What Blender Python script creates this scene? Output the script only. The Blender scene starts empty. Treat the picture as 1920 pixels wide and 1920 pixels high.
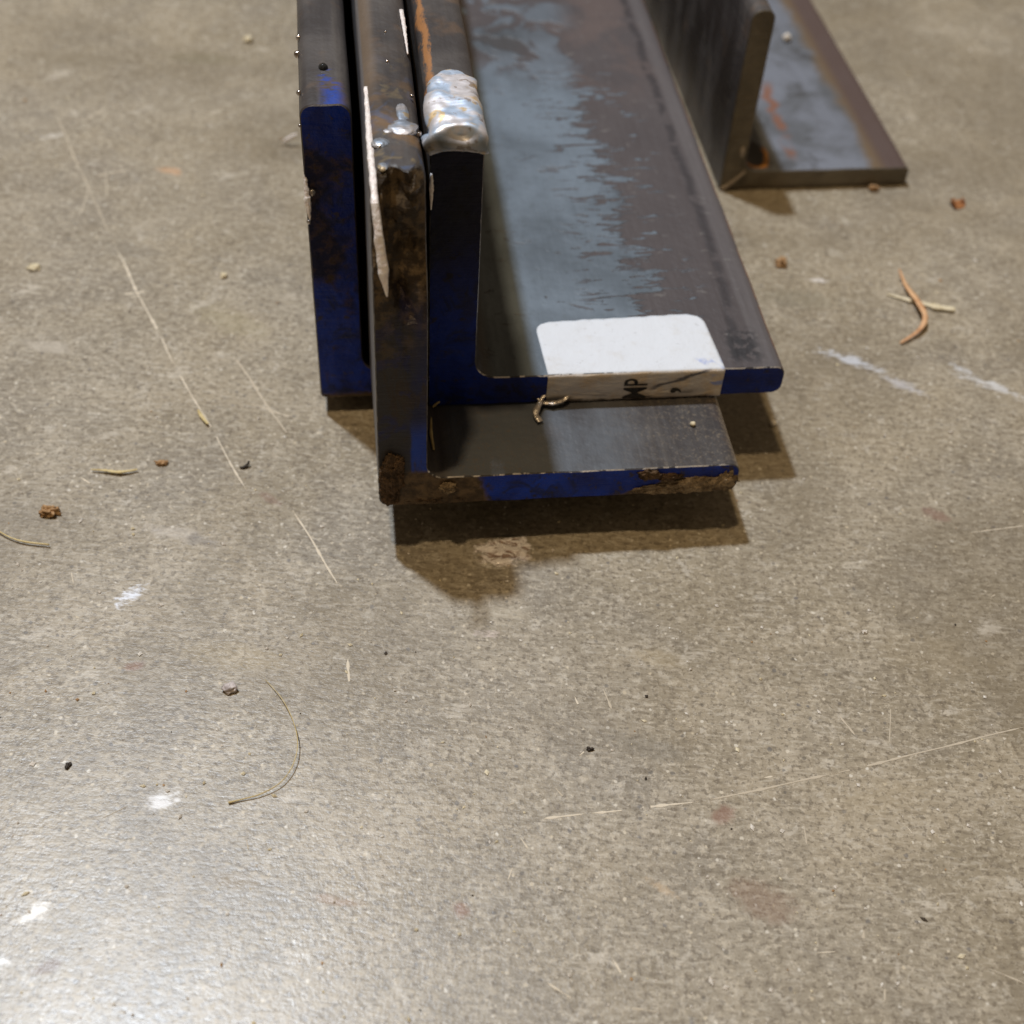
import bpy, bmesh, math, random
from mathutils import Vector, Matrix, noise as mnoise
from mathutils.geometry import delaunay_2d_cdt

# ------------------------------------------------------------------ camera, world, lamps
S = 0.0762                       # one working unit = the 76 mm leg of an angle bar
SC = bpy.context.scene
COL = SC.collection
FPX, PITCH, ROLL, CAMH, PPY = 2492.0, 0.837347, 0.076362, 2.82877, 999.9
_cp, _sp, _cr, _sr = math.cos(PITCH), math.sin(PITCH), math.cos(ROLL), math.sin(ROLL)
FWD = Vector((0, _cp, -_sp)); _up0 = Vector((0, _sp, _cp)); _rt0 = Vector((1, 0, 0))
RT = _cr*_rt0 + _sr*_up0; UP = -_sr*_rt0 + _cr*_up0
cd = bpy.data.cameras.new('camera'); cam = bpy.data.objects.new('camera', cd); COL.objects.link(cam)
cam.matrix_world = Matrix(((RT.x, UP.x, -FWD.x, 0), (RT.y, UP.y, -FWD.y, 0), (RT.z, UP.z, -FWD.z, CAMH*S), (0, 0, 0, 1)))
cd.sensor_width = 36; cd.lens = 36*FPX/1920; cd.shift_y = (PPY-960)/1920
cd.clip_start = 0.005; cd.clip_end = 50
cd.dof.use_dof = True; cd.dof.focus_distance = 3.38*S; cd.dof.aperture_fstop = 15
SC.camera = cam

w = bpy.data.worlds.new('World'); SC.world = w; w.use_nodes = True
bg = w.node_tree.nodes['Background']; bg.inputs[0].default_value = (1.0, 0.74, 0.46, 1); bg.inputs[1].default_value = 0.105

def ceiling_lamp(name, slope, height, power, color, sx, sy):
    l = bpy.data.lights.new(name, 'AREA'); l.shape = 'RECTANGLE'; l.size = sx; l.size_y = sy
    l.energy = power; l.color = color
    o = bpy.data.objects.new(name, l); COL.objects.link(o)
    o.location = (slope[0]*height, 2.7*S + slope[1]*height, height)
    return o
ceiling_lamp('workshop_ceiling_lamp', (-0.27, 0.24), 2.4, 50, (0.80, 0.89, 1.0), 0.10, 0.10)
ceiling_lamp('workshop_ceiling_lamp', (-0.16, -0.07), 2.4, 17, (1.0, 0.75, 0.44), 0.11, 0.11)

SC.view_settings.view_transform = 'Standard'; SC.view_settings.look = 'None'
SC.view_settings.exposure = 0.22; SC.view_settings.gamma = 1.0
SC.render.engine = 'CYCLES'
SC.cycles.max_bounces = 5; SC.cycles.diffuse_bounces = 3; SC.cycles.glossy_bounces = 3
SC.cycles.caustics_reflective = False; SC.cycles.caustics_refractive = False

# ------------------------------------------------------------------ helpers
def fl(px, py, z=0.0):
    """the point of the floor (working units) seen at a position of the photograph"""
    d = FWD*FPX + RT*(px-960) + UP*(PPY-py)
    return Vector((0, 0, CAMH)) + d*((z-CAMH)/d.z)

class G:
    """small node-graph writer"""
    def __init__(self, name):
        self.m = bpy.data.materials.new(name); self.m.use_nodes = True
        self.t = self.m.node_tree; self.t.nodes.clear()
        self.out = self.t.nodes.new('ShaderNodeOutputMaterial')
        self.p = self.t.nodes.new('ShaderNodeBsdfPrincipled')
        self.t.links.new(self.p.outputs[0], self.out.inputs[0])
    def put(self, sock, v):
        if isinstance(v, bpy.types.NodeSocket): self.t.links.new(v, sock)
        elif isinstance(v, (tuple, list)) and sock.type == 'RGBA' and len(v) == 3: sock.default_value = (*v, 1)
        else: sock.default_value = v
    def math(self, op, a, b=None, c=None, clamp=False):
        n = self.t.nodes.new('ShaderNodeMath'); n.operation = op; n.use_clamp = clamp
        for i, v in enumerate((a, b, c)):
            if v is not None: self.put(n.inputs[i], v)
        return n.outputs[0]
    def add(self, a, b): return self.math('ADD', a, b)
    def sub(self, a, b): return self.math('SUBTRACT', a, b)
    def mul(self, a, b): return self.math('MULTIPLY', a, b)
    def mx(self, a, b): return self.math('MAXIMUM', a, b)
    def mn(self, a, b): return self.math('MINIMUM', a, b)
    def sst(self, x, lo, hi):
        n = self.t.nodes.new('ShaderNodeMapRange'); n.interpolation_type = 'SMOOTHSTEP'
        self.put(n.inputs[0], x); n.inputs[1].default_value = lo; n.inputs[2].default_value = hi
        return n.outputs[0]
    def lin(self, x, a, b, c, d):
        n = self.t.nodes.new('ShaderNodeMapRange'); self.put(n.inputs[0], x)
        for i, v in enumerate((a, b, c, d)): n.inputs[i+1].default_value = v
        return n.outputs[0]
    def band(self, x, lo, hi, s): return self.mul(self.sst(x, lo-s, lo+s), self.sub(1.0, self.sst(x, hi-s, hi+s)))
    def mix(self, f, a, b):
        n = self.t.nodes.new('ShaderNodeMix'); n.data_type = 'RGBA'
        self.put(n.inputs[0], f); self.put(n.inputs[6], a); self.put(n.inputs[7], b); return n.outputs[2]
    def xyz(self, x, y, z):
        n = self.t.nodes.new('ShaderNodeCombineXYZ')
        for i, v in enumerate((x, y, z)): self.put(n.inputs[i], v)
        return n.outputs[0]
    def coords(self):
        n = self.t.nodes.new('ShaderNodeTexCoord')
        v = self.t.nodes.new('ShaderNodeVectorMath'); v.operation = 'SCALE'; v.inputs['Scale'].default_value = 1/S
        self.t.links.new(n.outputs['Object'], v.inputs[0])
        s = self.t.nodes.new('ShaderNodeSeparateXYZ'); self.t.links.new(v.outputs[0], s.inputs[0])
        self.v = v.outputs[0]
        return v.outputs[0], s.outputs[0], s.outputs[1], s.outputs[2]
    def scl(self, vec, k):
        v = self.t.nodes.new('ShaderNodeVectorMath'); v.operation = 'MULTIPLY'
        self.t.links.new(vec, v.inputs[0]); v.inputs[1].default_value = k; return v.outputs[0]
    def off(self, vec, k):
        v = self.t.nodes.new('ShaderNodeVectorMath'); v.operation = 'ADD'
        self.t.links.new(vec, v.inputs[0]); v.inputs[1].default_value = k; return v.outputs[0]
    def noise(self, vec, scale, detail=3.0, rough=0.55, dist=0.0):
        n = self.t.nodes.new('ShaderNodeTexNoise'); self.t.links.new(vec, n.inputs['Vector'])
        n.inputs['Scale'].default_value = scale; n.inputs['Detail'].default_value = detail
        n.inputs['Roughness'].default_value = rough; n.inputs['Distortion'].default_value = dist
        return n.outputs[0]
    def voro(self, vec, scale, out='Distance'):
        n = self.t.nodes.new('ShaderNodeTexVoronoi'); self.t.links.new(vec, n.inputs['Vector'])
        n.inputs['Scale'].default_value = scale
        return n.outputs[out]
    def bump(self, h, strength, dist, prev=None):
        n = self.t.nodes.new('ShaderNodeBump'); n.inputs['Strength'].default_value = strength
        n.inputs['Distance'].default_value = dist*S; self.put(n.inputs['Height'], h)
        if prev is not None: self.t.links.new(prev, n.inputs['Normal'])
        return n.outputs[0]
    def done(self, col, rough=0.5, metal=0.0, normal=None, spec=0.5):
        self.put(self.p.inputs['Base Color'], col); self.put(self.p.inputs['Roughness'], rough)
        self.put(self.p.inputs['Metallic'], metal); self.put(self.p.inputs['Specular IOR Level'], spec)
        if normal is not None: self.t.links.new(normal, self.p.inputs['Normal'])
        return self.m

def mesh_obj(name, verts, faces, mats, parent=None, matidx=None, smooth=True, scale=True):
    me = bpy.data.meshes.new(name)
    me.from_pydata([(v[0]*S, v[1]*S, v[2]*S) if scale else tuple(v) for v in verts], [], faces)
    for m in (mats if isinstance(mats, (list, tuple)) else [mats]): me.materials.append(m)
    if matidx: me.polygons.foreach_set('material_index', matidx)
    if smooth: me.polygons.foreach_set('use_smooth', [True]*len(me.polygons))
    me.update()
    o = bpy.data.objects.new(name, me); COL.objects.link(o)
    if parent is not None: o.parent = parent
    return o
def tag(o, label, cat, group=None):
    o['label'] = label; o['category'] = cat
    if group: o['group'] = group
    return o
def empty(name, mat4):
    o = bpy.data.objects.new(name, None); COL.objects.link(o); o.matrix_world = mat4; o.empty_display_size = 0.02
    return o
def fbm(p, s, oct=3):
    return mnoise.fractal(Vector(p)*s, 1.0, 2.0, oct)

# ------------------------------------------------------------------ the concrete floor
# stains and smears: (centre pixel, end of the long half axis, short half width in pixels, tint, strength)
STAINS = [((1360, 1528), (1390, 1522), 24, (0.24, 0.12, 0.085), .6), ((868, 1706), (895, 1702), 22, (0.26, 0.13, 0.09), .6),
          ((247, 1250), (275, 1246), 16, (0.24, 0.11, 0.07), .55), ((1430, 1690), (1510, 1720), 50, (0.20, 0.11, 0.065), .45),
          ((1755, 965), (1785, 975), 18, (0.20, 0.09, 0.07), .5), ((505, 935), (530, 950), 12, (0.22, 0.12, 0.09), .4),
          ((320, 320), (350, 326), 16, (0.60, 0.34, 0.18), .55), ((90, 1812), (130, 1800), 16, (0.16, 0.09, 0.05), .75),
          ((440, 1652), (500, 1665), 24, (0.25, 0.19, 0.11), .8), ((630, 1688), (700, 1700), 14, (0.30, 0.18, 0.09), .65),
          ((1240, 1665), (1280, 1690), 12, (0.52, 0.39, 0.25), .6), ((950, 1150), (1010, 1155), 20, (0.50, 0.44, 0.34), .4),
          ((1240, 1235), (1300, 1250), 26, (0.42, 0.33, 0.19), .22), ((440, 1230), (560, 1250), 40, (0.44, 0.35, 0.20), .25),
          ((1210, 1400), (1320, 1430), 30, (0.17, 0.15, 0.12), .4), ((370, 1010), (420, 1030), 20, (0.18, 0.16, 0.15), .5),
          ((1740, 1230), (1840, 1260), 60, (0.42, 0.34, 0.22), .18), ((1640, 1500), (1760, 1470), 40, (0.42, 0.34, 0.22), .18),
          ((90, 650), (150, 660), 22, (0.52, 0.47, 0.40), .5),
          ((330, 1000), (400, 1010), 22, (0.54, 0.49, 0.43), .5),
          ((250, 470), (330, 480), 30, (0.20, 0.175, 0.14), .4), ((140, 110), (260, 120), 34, (0.22, 0.18, 0.12), .4),
          ((380, 110), (470, 118), 26, (0.22, 0.19, 0.12), .4), ((1500, 560), (1600, 570), 40, (0.21, 0.19, 0.14), .4),
          ((1640, 130), (1760, 150), 40, (0.24, 0.20, 0.14), .35), ((430, 600), (520, 640), 40, (0.36, 0.31, 0.19), .35)]
SMEARS = [((248, 1116), (282, 1098), 20, (0.78, 0.82, 0.92), 1.0), ((300, 1502), (334, 1480), 24, (0.80, 0.80, 0.82), .9),
          ((60, 1712), (95, 1690), 20, (0.86, 0.84, 0.80), 1.0), ((6, 1800), (22, 1790), 26, (0.84, 0.83, 0.82), 1.0),
          ((98, 256), (130, 250), 12, (0.70, 0.66, 0.60), .8), ((1600, 678), (1675, 705), 17, (0.60, 0.63, 0.70), .8),
          ((1690, 720), (1755, 750), 16, (0.58, 0.58, 0.62), .6), ((1860, 724), (1935, 752), 14, (0.66, 0.66, 0.67), .85),
          ((1805, 692), (1850, 712), 9, (0.60, 0.61, 0.64), .65), ((1535, 527), (1558, 530), 10, (0.74, 0.70, 0.67), .85), ((915, 1188), (945, 1192), 12, (0.6, 0.5, 0.46), .6), ((560, 555), (600, 560), 14, (0.5, 0.44, 0.36), .5)]
SMEARS += [((x, y), (x+r, y-r*.35), r*.45, (0.58, 0.525, 0.44), k) for (x, y, r, k) in [(60, 540, 34, .6), (270, 205, 26, .5), (430, 330, 30, .5), (205, 815, 34, .5), (110, 140, 36, .5), (330, 700, 40, .55), (60, 1190, 46, .6),
           (160, 1265, 40, .5), (540, 1500, 36, .5), (860, 1330, 40, .5), (1300, 1230, 40, .4), (1480, 1180, 30, .5), (1600, 1060, 34, .4), (1850, 1180, 40, .5), (1750, 1700, 44, .5), (560, 1800, 60, .5), (1650, 330, 30, .4), (380, 570, 34, .6), (20, 880, 30, .6), (1120, 1800, 40, .5)]]
CHIPS = [((945, 1034), (995, 1026), 34, (0, 0, 0), 1.0)]
def floor_sheet(mat):
    import numpy as np
    gx = np.concatenate(([-21.0], np.arange(-3.0, 3.001, .015), [21.0])); gy = np.concatenate(([-15.0], np.arange(.9, 7.0, .015), [27.0]))
    X, Y = np.meshgrid(gx, gy); nx, ny = len(gx), len(gy)
    co = np.stack([X.ravel(), Y.ravel(), np.zeros(nx*ny)], 1)*S
    ii, jj = np.meshgrid(np.arange(nx-1), np.arange(ny-1)); q = (jj*nx+ii).ravel()
    faces = np.stack([q, q+1, q+nx+1, q+nx], 1)
    me = bpy.data.meshes.new('floor')
    me.vertices.add(nx*ny); me.vertices.foreach_set('co', co.ravel())
    me.loops.add(len(faces)*4); me.loops.foreach_set('vertex_index', faces.ravel())
    me.polygons.add(len(faces)); me.polygons.foreach_set('loop_start', np.arange(0, len(faces)*4, 4))
    me.update(calc_edges=True); me.validate(); me.materials.append(mat)
    def field(lst):
        rgb = np.zeros((nx*ny, 3)); e = np.zeros(nx*ny); k = np.zeros(nx*ny)
        for (c, a, b, tint, amt) in lst:
            p = fl(*c); d = fl(*a)-p; L = max(d.length, 1e-4); ux, uy = d.x/L, d.y/L; hw = b*upx(*c)
            rx, ry = X.ravel()-p.x, Y.ravel()-p.y
            r = np.sqrt(((rx*ux+ry*uy)/L)**2+((-rx*uy+ry*ux)/hw)**2)
            f = np.clip(1.6-r, 0, 1.6)
            win = f > e
            rgb[win] = tint; e[win] = f[win]; k[win] = amt
        return rgb, e, k
    for nm, lst in (('stain', STAINS), ('smear', SMEARS), ('chip', CHIPS)):
        rgb, e, k = field(lst)
        at = me.attributes.new(nm, 'FLOAT_COLOR', 'POINT'); at.data.foreach_set('color', np.concatenate([rgb, k[:, None]], 1).ravel())
        at = me.attributes.new(nm+'_field', 'FLOAT', 'POINT'); at.data.foreach_set('value', e)
    o = bpy.data.objects.new('floor', me); COL.objects.link(o); o['kind'] = 'structure'
    return o
def upx(px, py): return (fl(px+1, py)-fl(px, py)).length
def floor_material():
    g = G('concrete_floor')
    v, x, y, z = g.coords()
    def attr(nm):
        n = g.t.nodes.new('ShaderNodeAttribute'); n.attribute_name = nm; return n.outputs
    big = g.noise(v, 0.8, 3, 0.55); mid = g.noise(v, 7.5, 4, 0.7, .4); fine = g.noise(v, 52, 3, 0.75); fin2 = g.noise(g.off(v, (3, 7, 0)), 66, 2, 0.7)
    gr = g.noise(g.scl(v, (26, 84, 1)), 1.0, 3, 0.7, 0.5)
    pat = g.noise(g.off(v, (1, 5, 3)), 2.3, 4, 0.62, .5)
    col = g.mix(g.sst(big, 0.32, 0.68), (0.305, 0.255, 0.180), (0.350, 0.304, 0.236))
    col = g.mix(g.mul(g.sst(pat, .50, .64), .65), col, (0.410, 0.345, 0.250))
    col = g.mix(g.mul(g.sst(pat, .49, .35), .60), col, (0.250, 0.220, 0.180))
    col = g.mix(g.mul(g.sst(mid, 0.50, 0.68), 0.65), col, (0.460, 0.400, 0.310))
    col = g.mix(g.mul(g.sst(mid, 0.47, 0.30), 0.60), col, (0.205, 0.170, 0.122))
    col = g.mix(g.mul(g.sst(g.noise(g.off(v, (6, 2, 8)), 15, 4, .75, .5), .56, .68), .65), col, (0.58, 0.53, 0.45))
    col = g.mix(g.mul(g.sst(fine, 0.50, 0.65), 0.70), col, (0.56, 0.49, 0.38))
    col = g.mix(g.mul(g.sst(fin2, 0.51, 0.65), 0.72), col, (0.150, 0.120, 0.086))
    col = g.mix(g.mul(g.sst(gr, 0.52, 0.68), 0.42), col, (0.60, 0.55, 0.46))
    col = g.mix(g.mul(g.sst(gr, 0.48, 0.34), 0.46), col, (0.150, 0.122, 0.092))
    def specks(sc, thr, keep, seed):
        n = g.t.nodes.new('ShaderNodeTexVoronoi'); n.inputs['Scale'].default_value = sc; g.t.links.new(g.off(v, seed), n.inputs['Vector'])
        c = g.t.nodes.new('ShaderNodeSeparateColor'); g.t.links.new(n.outputs['Color'], c.inputs[0])
        d = g.add(n.outputs['Distance'], g.mul(g.sub(fin2, .5), .55))
        return g.mul(g.sub(1.0, g.sst(d, thr*0.5, thr)), g.sst(c.outputs[0], keep, keep+0.02)), c.outputs[1]
    s1, h1 = specks(46, 0.25, 0.80, (0, 0, 0))
    col = g.mix(g.mul(s1, 0.75), col, g.mix(h1, (0.66, 0.56, 0.40), (0.80, 0.76, 0.68)))
    s3, h3 = specks(36, 0.26, 0.86, (2, 8, 0))
    col = g.mix(g.mul(s3, 0.65), col, g.mix(h3, (0.08, 0.065, 0.05), (0.11, 0.11, 0.125)))
    wear = g.noise(g.off(v, (8, 3, 6)), 1.25, 5, .62, .7)
    col = g.mix(g.add(.10, g.mul(g.sst(wear, .42, .64), .36)), col, (0.175, 0.140, 0.092))
    nz = g.noise(v, 17, 4, 0.7); nst = g.add(g.mul(nz, .45), g.mul(gr, .55))
    st = attr('stain'); sf = attr('stain_field')
    m = g.mul(st['Alpha'], g.sst(g.add(g.sub(sf['Fac'], .6), g.mul(g.sub(nz, .5), 1.6)), 0.0, .6)); col = g.mix(m, col, st['Color'])
    sm = attr('smear'); mf = attr('smear_field')
    m = g.mul(sm['Alpha'], g.mul(g.sst(mf['Fac'], .05, .5), g.sst(g.add(g.sub(mf['Fac'], .60), g.mul(g.sub(nst, .5), 5.0)), 0.0, .9))); col = g.mix(m, col, sm['Color'])
    cf = attr('chip_field')['Fac']; cn = g.noise(g.scl(v, (26, 40, 1)), 1.0, 4, .75, .8)
    chip = g.sst(g.add(g.sub(cf, .45), g.mul(g.sub(nz, .5), 1.8)), 0.0, .3)
    col = g.mix(g.mul(chip, 1.0), col, g.mix(g.sst(cn, .38, .52), (0.36, 0.25, 0.20), (0.97, 0.90, 0.87)))  # pale stone, its glitter painted in as white
    ro = g.add(g.lin(g.noise(v, 1.6, 3, .6), 0.3, 0.7, 0.31, 0.41), g.mul(g.sst(fine, .45, .7), 0.06))
    ro = g.add(ro, g.mul(g.sub(gr, .5), .22))
    ro = g.sub(ro, g.mul(chip, .15))
    nrm = g.bump(g.add(g.mul(gr, .7), g.add(fine, g.mul(fin2, .5))), 0.18, 0.0055)
    nrm = g.bump(g.mul(g.sst(cf, .3, .9), cn), 0.8, 0.03, nrm)
    return g.done(col, ro, 0.0, nrm, 0.70)

floor = floor_sheet(floor_material())
def scratch(pts, wid, seed, mat):
    """pale scored line in the floor: a thin broken sliver of crushed concrete"""
    rnd = random.Random(seed); p, q = fl(*pts[0]), fl(*pts[1]); d = q-p; L = d.length; d.normalize(); sd = Vector((-d.y, d.x, 0))
    n = max(8, int(L/.012)); vs, fs = [], []
    for i in range(n+1):
        t = i/n; wv = .006*mnoise.noise(Vector((t*L*5, seed, 0))); c = p+d*(t*L)+sd*wv
        k = wid*.5*(.25+1.1*abs(mnoise.noise(Vector((t*L*26, seed, 3)))))*min(1, t*7+.1, (1-t)*7+.1)
        vs += [tuple(c-sd*k+Vector((0, 0, .0006))), tuple(c+Vector((0, 0, .0014))), tuple(c+sd*k+Vector((0, 0, .0006)))]
    gap = 0
    for i in range(n):
        if mnoise.noise(Vector((i/n*L*9, seed*2.3, 8))) > .20: continue
        for j in (0, 1): fs.append((i*3+j, i*3+j+1, i*3+j+4, i*3+j+3))
    return mesh_obj('scratch', vs, fs, mat, floor)
def plain(name, c, r=.7):
    g = G(name); return g.done(c, r, 0.0, None, .3)
SC_M = [plain('scored_concrete_pale', (0.68, 0.60, 0.48)), plain('scored_concrete', (0.52, 0.45, 0.35))]
for k, (p, q, wd, m) in enumerate([((215, 462), (330, 690), .013, 0), ((330, 690), (462, 918), .011, 0), ((105, 215), (215, 462), .009, 1),
        ((430, 655), (550, 830), .015, 1), ((550, 960), (640, 1105), .014, 0), ((468, 755), (556, 786), .014, 1),
        ((1020, 1535), (1095, 1527), .012, 0), ((1110, 1525), (1310, 1503), .011, 0), ((1330, 1500), (1560, 1452), .012, 1),
        ((1560, 1452), (1925, 1362), .013, 1), ((652, 1236), (657, 1300), .014, 0), ((1130, 1290), (1145, 1330), .008, 1),
        ((1572, 1340), (1602, 1380), .008, 1), ((1670, 1315), (1668, 1400), .008, 1), ((1150, 1800), (1178, 1850), .010, 0),
        ((1700, 1550), (1720, 1575), .007, 0), ((150, 230), (222, 190), .018, 1), ((180, 330), (250, 318), .018, 1),
        ((1850, 1815), (1925, 1845), .008, 1), ((975, 1570), (990, 1592), .008, 0), ((230, 552), (272, 548), .016, 0), ((1815, 1000), (1925, 985), .010, 1)]):
    scratch((p, q), wd, k+1, SC_M[m])

_r = random.Random(77)
for k in range(46):
    x, y = _r.uniform(0, 1920), _r.uniform(60, 1900)
    if 540 < x < 1740 and y < 1010: continue
    an = _r.choice((_r.gauss(1.05, .35), _r.gauss(-.25, .3))); ln = _r.uniform(14, 60)
    scratch(((x, y), (x+ln*math.cos(an), y+ln*math.sin(an))), _r.uniform(.005, .010), 60+k, SC_M[k % 2])

# ------------------------------------------------------------------ steel materials
def steel(name, fn=None):
    """mill scale; fn(g, col, rough, a, c, b) adds what is special about one bar"""
    g = G(name)
    v, a, c, b = g.coords()
    st = g.noise(g.scl(v, (26, 1.6, 26)), 1.0, 2, 0.6)
    n1 = g.noise(v, 5, 3, 0.6, 0.4); n2 = g.noise(v, 38, 3, 0.6)
    col = g.mix(g.sst(n1, 0.35, 0.68), (0.050, 0.045, 0.046), (0.080, 0.071, 0.068))
    col = g.mix(g.mul(g.sst(st, 0.5, 0.75), 0.55), col, (0.11, 0.098, 0.088))
    col = g.mix(g.mul(g.sst(g.noise(g.off(v, (4, 2, 9)), 7, 3, 0.65), 0.55, 0.72), 0.6), col, (0.135, 0.088, 0.058))
    col = g.mix(g.mul(g.sst(n2, 0.58, 0.75), 0.5), col, (0.045, 0.04, 0.042))
    ro = g.lin(n1, 0.3, 0.7, 0.40, 0.56)
    g.n1, g.n2, g.st = n1, n2, st
    hx = None
    if fn: col, ro, hx = fn(g, col, ro, a, c, b)
    nrm = g.bump(g.add(g.mul(n2, 0.6), g.mul(st, 0.7)), 0.35, 0.012)
    if hx is not None: nrm = g.bump(hx, 0.6, 0.01, nrm)
    return g.done(col, ro, 0.0, nrm, 0.5)

T, TH = 0.1307, 0.0990
def fn_front(g, col, ro, a, c, b):          # B: bluish flange with tan grit towards its toe
    top = g.mul(g.sub(1.0, g.sst(b, TH+.02, TH+.05)), g.sst(a, .17, .22))
    n = g.noise(g.v, 85, 4, .85)
    blue = g.mul(top, g.sst(g.add(g.sub(1.0, a), g.mul(g.sub(g.n1, .5), .9)), .15, .55))
    col = g.mix(g.mul(blue, .75), col, (0.090, 0.104, 0.125))
    grit = g.mul(top, g.mul(g.sst(a, .50, 1.0), g.sst(n, .50, .74)))
    col = g.mix(g.mul(grit, .75), col, (0.26, 0.21, 0.15))
    col = g.mix(g.mul(g.mul(g.mul(g.sst(n, .56, .64), top), g.sub(1.0, g.sst(a, .3, .6))), .5), col, (0.14, 0.095, 0.055))
    toe = g.sst(a, .975, 1.0)
    col = g.mix(g.mul(toe, .8), col, g.mix(g.sst(n, .4, .6), (0.12, .085, .055), (0.30, 0.23, 0.15)))
    rise = g.mul(g.sst(b, .9, .94), g.sst(c, .75, .2))
    heat = g.mul(rise, g.sst(g.noise(g.v, 11, 3, .5), .48, .66))
    col = g.mix(g.mul(heat, .7), col, (0.21, 0.12, 0.05)); col = g.mix(g.mul(g.mul(rise, g.sst(g.noise(g.off(g.v, (2, 6, 1)), 14, 3, .5, .6), .52, .64)), .7), col, (0.07, 0.10, 0.18)); col = g.mix(g.mul(g.mul(rise, g.sst(g.noise(g.off(g.v, (5, 1, 4)), 18, 3, .5, .6), .58, .70)), .6), col, (0.24, 0.18, 0.09))
    brown = g.mul(g.sst(b, .9, .94), g.mul(g.sub(1.0, g.sst(a, .02, .05)), g.sst(c, .3, .6)))
    col = g.mix(g.mul(brown, .6), col, (0.20, 0.145, 0.10))
    side = g.sub(1.0, g.sst(a, .003, .01))
    col = g.mix(g.mul(side, .8), col, (0.15, 0.15, 0.165))
    return col, ro, None
def fn_label(g, col, ro, a, c, b):          # C: blue-grey scale frayed into brown, dark roll line near the toe
    top = g.mul(g.sub(1.0, g.sst(b, TH+.012, TH+.05)), g.sst(a, .15, .20))
    ca = g.xyz(g.mul(a, 7.0), g.mul(c, 40.0), 0.0)
    fing = g.add(g.mul(g.noise(ca, 1.0, 3, .6, .8), .6), g.mul(g.noise(g.xyz(g.mul(a, 5.0), g.mul(c, 17.0), 5.0), 1.0, 4, .65, 1.0), .4))
    slow = g.noise(g.xyz(g.mul(a, 1.2), g.mul(c, 3.2), 4.0), 1.0, 3, .5)
    blot = g.noise(g.xyz(g.mul(a, 4.5), g.mul(c, 5.0), 2.0), 1.0, 4, .55, .6)
    edge = g.add(.665, g.add(g.mul(g.sub(fing, .5), g.lin(slow, .35, .65, .25, .75)), g.mul(g.sub(slow, .5), .40)))
    near = g.mul(g.sst(g.sub(edge, a), -.008, .018), g.lin(g.sst(g.noise(g.xyz(g.mul(a, 9), g.mul(c, 15), 7.), 1., 4, .65, .8), .60, .68), 0, 1, 1, .35))
    farm = g.mul(g.sst(blot, .47, .53), g.sst(a, .74, .60))
    fsw = g.sst(g.add(c, g.mul(g.sub(slow, .5), .5)), 1.52, 1.72)
    isl = g.noise(g.xyz(g.mul(a, 8), g.mul(c, 34), 11.), 1., 3, .6, .6)
    near = g.mul(near, g.sub(1.0, g.mul(g.band(a, .50, .74, .05), g.sst(isl, .57, .61))))
    near = g.mx(near, g.mul(g.band(a, .64, .84, .05), g.sst(isl, .40, .36)))
    patch = g.add(g.mul(near, g.sub(1.0, fsw)), g.mul(farm, g.mul(fsw, .75)))
    tone = g.mix(g.sst(g.noise(g.v, 2.4, 5, .66, .5), .25, .68), (0.085, 0.105, 0.128), (0.168, 0.208, 0.258))
    tone = g.mix(g.mul(g.sst(g.noise(g.v, 46, 3, .7), .55, .75), .35), tone, (0.08, 0.10, 0.105))
    brown = g.mix(g.noise(g.v, 5.5, 4, .6), (0.062, 0.053, 0.057), (0.100, 0.087, 0.090))
    brown = g.mix(g.mul(g.mul(g.sst(c, 1.3, 1.8), g.band(a, .6, .95, .12)), g.mul(g.sst(g.n1, .4, .6), .5)), brown, (0.145, 0.105, 0.095))
    brown = g.mix(g.mul(g.sst(g.noise(g.xyz(g.mul(a, 16), g.mul(c, 30), 0.), 1.0, 3, .6), .62, .72), .6), brown, (0.18, 0.17, 0.165))
    f = g.mix(patch, brown, tone)
    smudge = g.mul(g.band(c, 1.78, 1.98, .08), g.band(a, .30, .50, .06))
    f = g.mix(g.mul(smudge, .6), f, (0.045, 0.05, 0.055))
    wob = g.mul(g.sub(g.noise(g.xyz(0., g.mul(c, 5.), 0.), 1.0, 3, .6), .5), .05)
    sa = g.sub(a, g.add(wob, g.mul(g.sst(c, .6, 0.0), -.032)))
    streak = g.mul(g.band(sa, .918, .946, .010), g.sst(g.noise(g.xyz(g.mul(a, 10), g.mul(c, 13.), 3.), 1.0, 3, .6), .38, .52))
    f = g.mix(g.mul(streak, .75), f, (0.035, 0.031, 0.035))
    lined = g.mul(g.sst(a, .945, .965), g.noise(g.xyz(g.mul(a, 90), g.mul(c, 1.3), 3.), 1.0, 3, .6))
    f = g.mix(g.mul(lined, .6), f, (0.18, 0.17, 0.175))
    spot = g.mul(g.band(c, .03, .17, .03), g.mul(g.band(a, .875, .965, .02), g.sst(g.n2, .42, .55)))
    f = g.mix(g.mul(spot, .85), f, (0.022, 0.022, 0.026))
    col = g.mix(top, col, f)
    rust = g.mul(g.sst(a, 1.008, 1.022), g.sst(g.noise(g.xyz(0., g.mul(c, 7), 0.), 1., 3, .6), .38, .55))
    col = g.mix(g.mul(rust, .85), col, (0.26, 0.105, 0.045))
    # inner face of the upright: its brown shade put into the colour; orange rust line along the top's outer edge
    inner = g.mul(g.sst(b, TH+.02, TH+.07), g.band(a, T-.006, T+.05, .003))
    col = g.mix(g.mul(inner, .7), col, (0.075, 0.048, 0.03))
    lip = g.mul(g.sst(b, .83, .855), g.mul(g.band(g.add(a, g.mul(g.sub(g.noise(g.scl(g.v, (30, 9, 1)), 1., 4, .7), .5), .07)), .008, .026, .006), g.sst(c, .12, .2)))
    col = g.mix(g.mul(lip, .9), col, (0.36, 0.165, 0.06))
    scuff = g.mul(lip, .4)
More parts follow.
